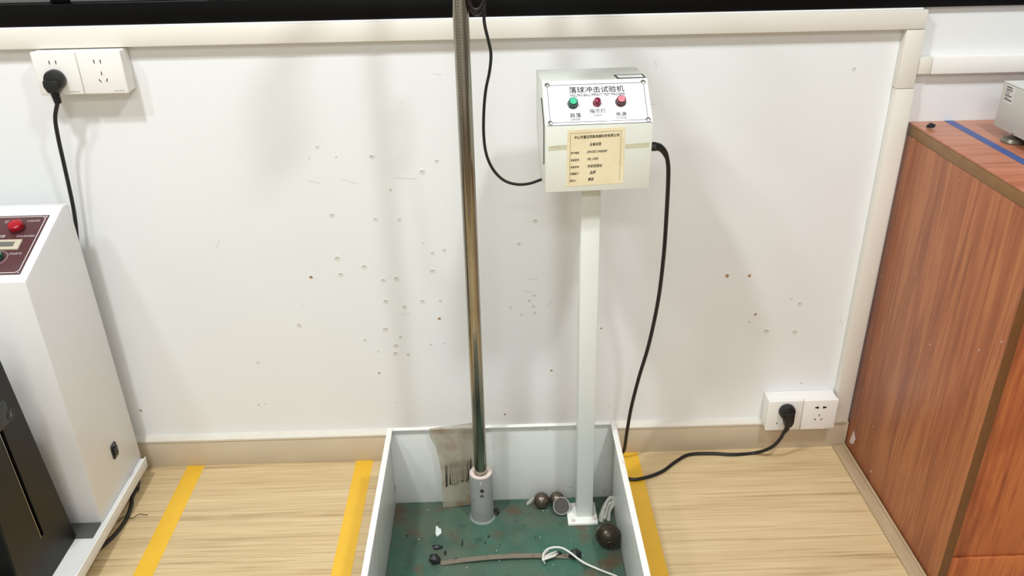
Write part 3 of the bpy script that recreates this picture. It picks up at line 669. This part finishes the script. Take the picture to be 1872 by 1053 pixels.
# paper label on the lower front
fn = -(bl(0, 1, 0) - bl(0, 0, 0)).normalized(); fo = bl(0, 0, BZ0); up_ = Vector((0, 0, 1))
def fp_(px, py): return atP(px, py, fo, fn)
cs = [fp_(1035.5, 341), fp_(1139, 334.5), fp_(1143.5, 231.5), fp_(1037.5, 238)]
bm = new(); prism(bm, cs, fn * .0005); lb = part('paper_label', bm, 'paper', fb, 'yellowed paper label with handwriting')
def lp(u, v): return (cs[0] * (1 - u) + cs[1] * u) * (1 - v) + (cs[3] * (1 - u) + cs[2] * u) * v + fn * .0005
lx = (cs[1] - cs[0]).normalized(); ly = (cs[3] - cs[0]).normalized(); LW = (cs[1] - cs[0]).length
bm = new(); lines(bm, [(lp(.05, .05), lp(.05, .94)), (lp(.93, .06), lp(.93, .94)), (lp(.05, .94), lp(.93, .94))], .0004, fn); part('border_line', bm, 'brownprint', lb, flat=True)
def lt(u, v, s, size, m='brownprint', al='LEFT', sx=1.0, shear=0, bold=0.015): text('print', s, size, m, lb, lp(u, v), lx, ly, al, sx=sx, shear=shear, bold=bold)
lt(.51, .845, '中山市鑫迈琛能电器科技有限公司', .0061, al='CENTER', sx=.86)
lt(.49, .71, '设备标签', .0060, al='CENTER', sx=.86)
for v, s in [(.58, '资产编号'), (.455, '设备型号'), (.33, '设备名称'), (.21, '所属部门'), (.085, '责任人')]: lt(.06, v, s, .0046, sx=.84)
for u, v, s in [(.34, .58, 'XM-PZ-YM5009'), (.35, .455, 'ML-1500'), (.35, .325, '冲击球测试'), (.40, .21, '品质'), (.37, .085, '覃武')]: lt(u, v, s, .0062, 'penink', shear=.25, sx=.85)
for a, b in [((1002, 272), (1037, 269)), ((1143, 268), (1187.5, 264.5))]:
    A, B = fp_(*a), fp_(*b); h = up_ * .0042
    bm = new(); prism(bm, [A - h, B - h, B + h, A + h], fn * .0003); part('clear_tape', bm, 'tapefilm', cb, 'yellowed clear tape')
bm = new(); A, B = fp_(1006, 268), fp_(1024, 266.5); lines(bm, [(A, A + (B - A) * .3 - up_ * .001), (A + (B - A) * .3 - up_ * .001, B)], .0004, fn, .0006); part('pen_stroke', bm, 'greydash', cb, flat=True)
# small dark-bordered sticker over the top front edge
tn = Vector((0, 0, 1)); to = bl(0, SL + .001, BZt)
cs2 = [atP(x, y, to, tn) for x, y in [(1128.5, 144.2), (1181, 142.2), (1174.5, 135.3), (1121.5, 137.2)]]
bm = new(); prism(bm, cs2, tn * .0005); st2 = part('border_sticker', bm, 'bezelgrey', cb, 'dark-bordered sticker')
ctr = sum(cs2, Vector()) / 4
bm = new(); prism(bm, [ctr + (p - ctr) * Vector((.86, .62, 1)).x * 1.0 if False else ctr + Vector(((p - ctr).x * .86, (p - ctr).y * .60, .0005)) for p in cs2], tn * .0002); part('sticker_field', bm, 'nameplate', st2)
bm = new()
for k in range(8):
    x = -.016 + k * .0044; lines(bm, [(ctr + Vector((x, .0003 * (k % 3 - 1), .0007)), ctr + Vector((x + .0028, .0004 * ((k + 1) % 3 - 1), .0007)))], .0016, tn); 
part('print', bm, 'greydash', st2, flat=True)

# green rubber mat in the tray
bm = new(); box(bm, TX0 + .004, TX1 - .004, TFr + .006, TB - .0045, .006, .0120, bev=.001)
solo('rubber_mat', bm, 'mat', (0, -.44, .006), 'green rust-stained rubber mat covering the tray floor', 'mat')
MZ = .012

# ------------------------------------------------------------------ loose things in the tray
def ballat(px, py, r, m, label, seg=32):
    p = atZ(px, py, MZ + r)
    bm = new(); lathe(bm, [(r * math.sin(PI * k / 16) if 0 < k < 16 else 0, -r * math.cos(PI * k / 16)) for k in range(17)], p, (.3, -.2, 1), seg)
    return solo('steel_ball', bm, m, (p.x, p.y, MZ), label, 'ball', 'steel balls in the tray'), p
ballat(990, 914.5, .0182, 'ball', 'small brownish steel ball lying left of the dark round disc')
ballat(1018, 912.5, .0172, 'ball', 'small brownish steel ball half hidden behind the dark round disc')
ballat(1111, 978, .0268, 'darkball', 'large dark speckled steel ball by the right tray wall')
p = atZ(1026, 925, MZ + .0185)
ax = Vector((0.12, -.72, .68)).normalized()
mg = thing('round_magnet', (p.x, p.y, MZ), 'dark round disc with a pale metal rim leaning in front of the balls', 'disc')
bm = new(); lathe(bm, [(0, -.010), (.0165, -.010), (.0200, -.007), (.0204, .004), (.0200, .0055), (.0178, .0055), (.0178, .0042), (0, .0042)], p, ax, 36); part('rim', bm, 'chrome', mg)
bm = new(); lathe(bm, [(0.0177, .0043), (.0174, .0050), (0, .0050)], p, ax, 36); part('face', bm, 'capface', mg)

# bag of screws behind the pole
rowsb = [(783, 785, 868, 772), (800, 786, 869, 788), (816, 796, 870, 804), (830, 800, 870, 818), (848, 804, 869, 838), (868, 808, 868, 862), (890, 808, 866, 886), (910, 809, 864, 906), (928, 810, 863, 922)]
def bagsheet(front):
    out = []
    for i, (yl, xl, xr, yr) in enumerate(rowsb):
        t = i / (len(rowsb) - 1); yp = -.1965 - .012 * t; a, b = atY(xl, yl, yp), atY(xr, yr, yp); a.z = max(a.z, MZ + .001); b.z = max(b.z, MZ + .001); rw = []
        for k in range(9):
            s = k / 8; q = a.lerp(b, s); bul = math.sin(PI * s) * (.001 + .0052 * math.sin(PI * min(1, t * 1.15)) ) + .0006 * math.sin(5 * k + 3 * i)
            q.y += -abs(bul) if front else abs(bul) * .25; rw.append(q)
        out.append(rw)
    return out
bm = new(); fr, bk = bagsheet(True), bagsheet(False)
V1 = [[bm.verts.new(q) for q in r] for r in fr]; V2 = [[bm.verts.new(q) for q in r] for r in bk]
for V in (V1, V2):
    for i in range(len(V) - 1):
        for k in range(8): bm.faces.new([V[i][k], V[i][k + 1], V[i + 1][k + 1], V[i + 1][k]])
for i in range(len(V1) - 1):
    bm.faces.new([V1[i][0], V1[i + 1][0], V2[i + 1][0], V2[i][0]]); bm.faces.new([V1[i][8], V2[i][8], V2[i + 1][8], V1[i + 1][8]])
bmesh.ops.recalc_face_normals(bm, faces=bm.faces[:])
solo('zip_bag', bm, 'bag', (-.115, -.19, MZ), 'dusty clear plastic bag of screws leaning behind the pole', 'bag')
for k in range(15):
    xx = 814 + k * 3.4; top = atY(xx + random.uniform(-1, 1), 847 + random.uniform(-2, 3) - k * .8, -.2050); bot = atY(xx + random.uniform(-1.5, 1.5) + 1, 888 + random.uniform(-3, 2) - k * .8, -.2075)
    d = bot - top; h = d.length; bm = new()
    lathe(bm, [(0, 0), (.0019, 0), (.0019, .0016), (.0011, .0018), (.0011, h * .55), (.0008, h * .58), (.0011, h * .61), (.0008, h * .66), (.0011, h * .71), (.0008, h * .77), (.0011, h * .83), (.0008, h * .9), (0, h)], bot, -d, 8)
    solo('screw', bm, 'oldscrew', bot, 'long thin screw standing inside the clear plastic bag', 'screw', 'screws in the plastic bag')

# flat bar with two black lumps
A, B = atZ(805, 1030, MZ + .001), atZ(1050, 1018, MZ + .001)
bm = new(); n = 14; rr_ = []
for k in range(n + 1):
    t = k / n; c = A.lerp(B, t); c.z = MZ + .0008 + .0065 * math.sin(PI * t) * (1 if t < .7 else 1); d = (B - A).normalized(); s = Vector((-d.y, d.x, 0)) * .0062
    c += Vector((0, .004 * math.sin(PI * t), 0))
    rr_.append([bm.verts.new(c + s * a + Vector((0, 0, h))) for a, h in ((-1, 0), (1, 0), (1, .0016), (-1, .0016))])
for a, b in zip(rr_, rr_[1:]):
    for k in range(4): bm.faces.new([a[k], a[(k + 1) % 4], b[(k + 1) % 4], b[k]])
bm.faces.new(rr_[0]); bm.faces.new(rr_[-1][::-1]); bmesh.ops.recalc_face_normals(bm, faces=bm.faces[:])
solo('steel_strip', bm, 'steelbar', A, 'long dull metal strip lying across the green mat', 'strip', flat=False)
def lump(px, py, size, seed, label, name='rubber_lump', jag=.22):
    p = atZ(px, py, MZ + size[2] * .7); bm = new(); rock(bm, (p.x, p.y, MZ + size[2] * .8), size, seed, jag)
    for v in bm.verts: v.co.z = max(v.co.z, MZ + .0002)
    return solo(name, bm, 'fragment', (p.x, p.y, MZ), label, 'lump', 'black lumps and fragments on the mat', flat=True)
lump(795, 1022, (.0145, .0125, .0125), 21, 'black angular lump at the left end of the metal strip')
lump(1051, 1014, (.0140, .0120, .0130), 24, 'black angular lump at the right end of the metal strip')
lump(1021, 1012, (.0075, .0065, .0060), 25, 'small black crumb beside the frayed end of the white cord')
lump(799, 1000, (.0125, .0065, .0042), 27, 'flat black chip just behind the left black lump', 'black_chip')
lump(814, 1011, (.0035, .0078, .0025), 28, 'thin black chip between left lump and metal strip', 'black_chip')
lump(845, 992, (.0022, .0125, .0016), 29, 'long black splinter on the mat above the middle of the metal strip', 'black_splinter')
lump(893, 981, (.0022, .0045, .0015), 30, 'tiny black chip in front of the grey sleeve', 'black_chip')
lump(887, 992, (.0018, .0045, .0015), 31, 'tiny black chip below another chip in front of the sleeve', 'black_chip')
lump(745, 979, (.0035, .0028, .0018), 32, 'tiny black chip near the left tray wall', 'black_chip')
lump(834, 1021, (.0042, .0022, .0016), 33, 'tiny black chip right behind the left part of the metal strip', 'black_chip')
p = [atZ(x, y, MZ + .003) for x, y in [(797, 961), (801, 962), (802, 965), (806, 966), (807, 973), (803, 977), (799, 980), (796, 975)]]
bm = new(); prism(bm, p, (0, 0, .0022)); 
for v in bm.verts: v.co.z -= .0028
solo('white_shard', bm, 'shard', p[0] - Vector((0, 0, .003)), 'jagged white shard on the green mat left of the sleeve', 'shard', flat=True)
# white cord with frayed end
wc = thing('frayed_lead', atZ(1000, 1018, MZ), 'thin white cord with a frayed end curving over the metal strip', 'cord')
pts = [atZ(992, 1023, MZ + .010)] + [atZ(x, y, z) for x, y, z in [(994, 1012, .026), (1001, 1004, .034), (1014, 1000.5, .037), (1028, 1002, .036), (1042, 1010, .034), (1056, 1021, .028), (1070, 1030, .022), (1090, 1039, .018), (1110, 1047, .0155), (1130, 1055, .0150), (1150, 1068, .0150)]]
bm = new(); tube(bm, pts, .0022, 10, 8); part('sheath', bm, 'whitecord', wc)
for k, pp_ in enumerate([[(994, 1020), (1003, 1014), (1012, 1010), (1018, 1008)], [(993, 1023), (1002, 1018), (1011, 1015), (1019, 1012)], [(991, 1024), (1000, 1021), (1009, 1018), (1016, 1015)], [(993, 1018), (998, 1010), (1003, 1007)], [(994, 1024), (995, 1028), (997, 1030)]]):
    bm = new(); tube(bm, [atZ(x, y, MZ + .008 + .002 * (k % 3)) for x, y in pp_], lambda t, k=k: (.0026 if k < 3 else .0013) * (1 - .35 * t), 8, 5); part('frayed_strand', bm, 'whitecord', wc)
# crumpled clear plastic
def ribbon(pts, wd, name, label, m='clearbag'):
    P = spline(pts, 5); bm = new(); prev = None; rnd = random.Random(len(pts))
    for i, p in enumerate(P):
        T = (P[min(i + 1, len(P) - 1)] - P[max(i - 1, 0)]).normalized(); s = T.cross(Vector((0, -1, .35))).normalized() * wd * (.85 + .2 * math.sin(i * .45))
        nrm = s.cross(T).normalized()
        row_ = [p + s * (a / 3) + nrm * (.0022 * math.sin(a * 1.5 + i * .22)) for a in range(-3, 4)]
        ra = [bm.verts.new(q) for q in row_]; rb = [bm.verts.new(q + nrm * .0006) for q in row_]
        if prev:
            for k in range(6):
                bm.faces.new([prev[0][k], prev[0][k + 1], ra[k + 1], ra[k]]); bm.faces.new([prev[1][k], rb[k], rb[k + 1], prev[1][k + 1]])
            bm.faces.new([prev[0][0], ra[0], rb[0], prev[1][0]]); bm.faces.new([prev[0][6], prev[1][6], rb[6], ra[6]])
        prev = (ra, rb)
    for v in bm.verts: v.co.z = max(v.co.z, MZ + .0004)
    bmesh.ops.recalc_face_normals(bm, faces=bm.faces[:])
    return solo(name, bm, m, pts[0], label, 'plastic wrap')
ribbon([atZ(1098, 954, MZ + .004), atZ(1103, 938, .030), atZ(1108, 923, .042), atZ(1117, 913, .046), atZ(1119, 920, .040), atZ(1112, 934, .030), atZ(1108, 950, .022)], .0085, 'plastic_wrap', 'crumpled clear plastic wrap between the post plate and large dark ball')
ribbon([atZ(963, 922, MZ + .002), atZ(970, 916, .020), atZ(978, 910, .026), atZ(984, 908, .028)], .0055, 'plastic_scrap', 'twisted scrap of clear plastic beside the left small ball')
# countless crumbs
def crumbs(name, m, n, seed, label, pool):
    rnd = random.Random(seed); bm = new()
    for _ in range(n):
        x, y = rnd.uniform(TX0 + .02, TX1 - .02), rnd.uniform(-.62, TB - .02); s = rnd.choice(pool)
        if (x - PX) ** 2 + (y - PY) ** 2 < .0012 or (.135 < x < .22 and y > -.265): continue
        a = rnd.uniform(0, PI); c, d = math.cos(a) * s, math.sin(a) * s
        prism(bm, [(x - c, y - d, MZ), (x + d * .6, y - c * .6, MZ), (x + c, y + d, MZ), (x - d * .5, y + c * .7, MZ)], (0, 0, s * .6))
    return solo(name, bm, m, (0, -.4, MZ), label, 'debris', kind='stuff', flat=True)
crumbs('pale_crumbs', 'speck', 110, 3, 'tiny pale crumbs scattered over the green mat', [.0007, .0008, .001, .0012, .002])
crumbs('dark_crumbs', 'darkspeck', 80, 5, 'tiny dark crumbs scattered over the green mat', [.0008, .001, .0013, .002])

# ================================================================== YELLOW FLOOR TAPE
def ytape(px, x0, x1, y0, y1, label):
    bm = new(); box(bm, x0, x1, y0, y1, 0.0, .0005)
    solo('floor_tape', bm, 'yellow', ((x0 + x1) / 2, (y0 + y1) / 2, 0), label, 'tape', 'yellow tape strips on the floor')
k = 1.33 / 1.35
ytape(0, -.797, -.754, -1.0, -.0135, 'yellow floor tape strip nearest the white machine on the left')
ytape(0, -.374, -.331, -1.0, -.0135, 'yellow floor tape strip just left of the tray')
ytape(0, .292, .339, -1.0, -.0135, 'yellow floor tape strip along the right side of the tray')

# ================================================================== LEFT TESTING MACHINE
MX, ML = -0.882, -1.30
mc = thing('counter_machine', (-1.08, -0.3, 0.0), 'white testing machine with a maroon control panel at the left edge', 'testing machine')
bm = new(); prism(bm, [(MX, -.058, .068), (MX, -.285, .068), (MX, -.285, .6575), (MX, -.092, .7315), (MX, -.070, .7300), (MX, -.066, .722)], (ML - MX, 0, 0), bev=.0018)
part('body', bm, 'whitepaint', mc)
bm = new(); box(bm, ML - .01, -.869, -.80, -.062, .043, .0665, bev=.002)
tray = part('base_tray', bm, 'whitepaint', mc)
bm = new(); box(bm, -.8715, -.8685, -.80, -.062, .0668, .071, bev=.0008); part('tray_edge', bm, 'rim', tray)
for fx, fy in [(-.90, -.10), (-.90, -.74), (-1.27, -.10), (-1.27, -.74)]:
    bm = new(); lathe(bm, [(0, 0), (.014, 0), (.015, .003), (.012, .0428), (0, .0428)], (fx, fy, 0), seg=16); part('foot', bm, 'rubber', mc)
bm = new(); box(bm, ML, -.8835, -.331, -.2865, .067, .070, bev=.0006); part('dark_strip', bm, 'darkgrey', mc, 'dark grey strip across the tray')  # thin dark grey strip laid on the tray before the body front
# sloped panel
P0 = Vector((MX, -.285, .6575)); v_ = (Vector((MX, -.092, .7315)) - P0).normalized(); u_ = Vector((1, 0, 0)); n_ = u_.cross(v_)
def mp_(px, py): return atP(px, py, P0 + n_ * .0012, n_)
TR, BR = mp_(91.2, 393), mp_(35.5, 501.3)
ur = (TR.x + BR.x) / 2; vt = (TR - P0).dot(v_); vb = (BR - P0).dot(v_); ul = ur - .26
def mq(x, v, h=.0014): return Vector((x, 0, 0)) + Vector((0, P0.y, P0.z)) + v_ * v + n_ * h
bm = new(); prism(bm, [mq(ul, vb, 0), mq(ur, vb, 0), mq(ur, vt, 0), mq(ul, vt, 0)], n_ * .0014, bev=.0003); mpn = part('control_panel', bm, 'maroon', mc, 'maroon control panel with white lettering')
bm = new(); i_ = .0042; x0, x1, va, vb_ = ul + i_, ur - i_, vt - i_, vb + i_; ch = .006
lines(bm, [(mq(x0, va), mq(x1 - ch, va)), (mq(x1 - ch, va), mq(x1, va - ch)), (mq(x1, va - ch), mq(x1, vb_ + ch)), (mq(x1, vb_ + ch), mq(x1 - ch, vb_)), (mq(x1 - ch, vb_), mq(x0, vb_))], .0014, n_); part('border_line', bm, 'whiteprint', mpn, flat=True)
for x, v in [(ur - .0045, vt - .0045), (ur - .0045, vb + .0045)]:
    bm = new(); lathe(bm, [(.0024, 0), (.0024, .0006), (.0016, .0014), (0, .0014)], mq(x, v), n_, 12); part('screw', bm, 'chrome', mpn)
p = mp_(32, 418); bm = new()
r0 = .0148
lathe(bm, [(r0 + .001, 0), (r0 + .001, .003), (r0 - .002, .0032), (r0 - .002, .007)], p, n_, 28); kb = part('indicator_button', bm, 'redbase', mpn, 'red octagonal indicator button')
bm = new(); lathe(bm, [(r0 - .0010, .0045), (r0 - .0010, .0125), (r0 - .0035, .0150), (0, .0156)], p, n_, 10); part('button_cap', bm, 'red', kb, flat=True)
A, B = mp_(42.5, 439.5), mp_(33.5, 457.5); xc1 = (A.x + B.x) / 2; vta, vba = (A - P0).dot(v_), (B - P0).dot(v_)
bm = new(); prism(bm, [mq(xc1 - .075, vba, .001), mq(xc1, vba, .001), mq(xc1, vta, .001), mq(xc1 - .075, vta, .001)], n_ * .0042, bev=.0010); ctn = part('counter', bm, 'beige', mpn, 'beige counter with a grey display')
A, B = mp_(31, 441.5), mp_(3, 449.5); vm = (vta + vba) / 2; hh = (vta - vba) * .24
bm = new(); prism(bm, [mq(xc1 - .040, vm - hh, .0050), mq(xc1 - .0115, vm - hh, .0050), mq(xc1 - .0115, vm + hh, .0050), mq(xc1 - .040, vm + hh, .0050)], n_ * .0006); part('display', bm, 'lcd', ctn)
p = mp_(-5, 472); bm = new(); lathe(bm, [(.0125, 0), (.0125, .004), (.0112, .005), (.0108, .009), (0, .009)], p, n_, 28); gb = part('start_button', bm, 'greenbase', mpn, 'green start button')
bm = new(); lathe(bm, [(.0104, .0088), (.0104, .0105), (.0096, .0112), (0, .0113)], p, n_, 28); part('button_cap', bm, 'green', gb)
bm = new(); seg = [p + (u_ * math.cos(t) + v_ * math.sin(t)) * .0185 for t in [2 * PI * k / 40 for k in range(41)]]
lines(bm, list(zip(seg, seg[1:])), .0005, n_, .0003); part('ring_line', bm, 'whiteprint', mpn, flat=True)
def mt_(px, py, s, size, sx=1.0): text('caption', s, size, 'whiteprint', mpn, mp_(px, py), u_, v_, 'LEFT', sx=sx, lift=.0006, bold=.015)
mt_(49.5, 406, 'LIGHTS', .0072, 1.05); mt_(29.5, 434, 'COUNTERS', .0072, .95); mt_(15.5, 466, 'STARTS', .0072, 1.0); mt_(8, 408, '灯', .0080); mt_(-6, 434.5, '数器', .0080)
# power inlet on the side
p = atX(208.5, 823.5, MX)
bm = new(); prism(bm, [(MX, p.y + y, p.z + z) for y, z in [(-.0125, -.013), (-.0095, -.0185), (.0095, -.0185), (.0125, -.013), (.0125, .013), (.0095, .0185), (-.0095, .0185), (-.0125, .013)]], (.0025, 0, 0), bev=.0006); inl = part('power_inlet', bm, 'rubber', mc, 'black power inlet')
bm = new(); box(bm, MX + .0024, MX + .0062, p.y - .0085, p.y + .0085, p.z - .0105, p.z + .0105, bev=.0016); part('inlet_core', bm, 'fragment', inl)
for s in (-1, 1): bm = new(); lathe(bm, [(.002, 0), (.002, .0006), (.001, .0013), (0, .0013)], (MX + .0025, p.y, p.z + s * .0145), (1, 0, 0), 10); part('screw', bm, 'chrome', inl)
# black slotted plate
KX = -.921
bb_, tt = atX(143, 989, KX), atX(0, 658, KX); lb_, lt_ = atX(31, 1053, KX), atX(0, 954, KX)
def ext(a, b, z): t = (z - a.z) / (b.z - a.z); return a + (b - a) * t
zt, zb = .60, .0672
outer = [ext(bb_, tt, zb), ext(bb_, tt, zt), ext(lb_, lt_, zt * .86), ext(lb_, lt_, zb)]
s1, s2 = atX(2, 789, KX), atX(78.4, 981, KX)
def sl_(z, d): q = ext(s2, s1, z); return q + Vector((0, d, 0))
inner = [sl_(.162, .0055), sl_(.53, .0055), sl_(.53, -.0055), sl_(.162, -.0055)]
bm = new(); th = Vector((-.005, 0, 0))
Vo = [[bm.verts.new(q + d) for q in outer] for d in (Vector(), th)]; Vi = [[bm.verts.new(q + d) for q in inner] for d in (Vector(), th)]
for k in range(4):
    j = (k + 1) % 4
    for s in (0, 1): bm.faces.new([Vo[s][k], Vo[s][j], Vi[s][j], Vi[s][k]])
    bm.faces.new([Vo[0][k], Vo[0][j], Vo[1][j], Vo[1][k]]); bm.faces.new([Vi[0][k], Vi[0][j], Vi[1][j], Vi[1][k]])
bmesh.ops.recalc_face_normals(bm, faces=bm.faces[:])
spl = part('slotted_plate', bm, 'blackmetal', mc, 'black upright plate with a long slot', flat=True)
bm = new(); prism(bm, [inner[3] + Vector((.0002, .0001, 0)), inner[2] + Vector((.0002, .0001, 0)), inner[2] + Vector((.0002, -.0011, 0)), inner[3] + Vector((.0002, -.0011, 0))], (.0004, 0, 0)); part('slot_edge', bm, 'chrome', spl, 'bright strip along the slot edge')  # thin bright strip laid along the front edge of the slot
bm = new(); box(bm, -1.2, -.935, -.47, -.36, .067, .50, bev=.002); part('inner_arm', bm, 'blackmetal', mc, 'black block behind the slotted plate')
bm = new(); box(bm, -1.25, -.965, -.72, -.49, .067, .10, bev=.002); part('front_block', bm, 'darkgrey', mc, 'dark grey block')
p = atX(8, 758, -.906)
bm = new(); box(bm, -.921, -.902, p.y - .045, p.y + .012, p.z - .020, p.z + .026, bev=.006, seg=3); cl = part('clamp_knob', bm, 'clampgrey', mc, 'black moulded clamp')
p2 = atX(20, 757, -.902); bm = new(); lathe(bm, [(.0112, 0), (.0112, .0012), (.0094, .0012), (.0088, .0003), (0, .0003)], (-.9025, p2.y, p2.z), (1, 0, 0), 22); part('bore', bm, 'fragment', cl)
bm = new(); box(bm, -.9022, -.9005, p2.y - .004, p2.y - .0024, p2.z - .004, p2.z + .004, bev=.0004); part('pin', bm, 'chrome', cl)
# wire under the machine
uc = thing('loose_cable', (-.88, -.2, 0), 'black cable looping out on the floor from under the white machine', 'cable')
bm = new(); tube(bm, [(-.905, -.055, .006)] + [atZ(x, y, .0055) for x, y in [(252, 888), (242, 908), (240, 925), (230, 950), (212, 975), (192, 994), (172, 1010)]] + [(-.93, -.37, .006)], .0045, 10, 7); part('cable', bm, 'rubber', uc)
bm = new(); tube(bm, [atZ(x, y, .008) for x, y in [(215, 955), (222, 947), (232, 943), (240, 948), (250, 942), (256, 940), (262, 941), (270, 941.5)]], .0009, 6, 5); part('twist_tie', bm, 'rubber', uc, 'thin black twist tie')
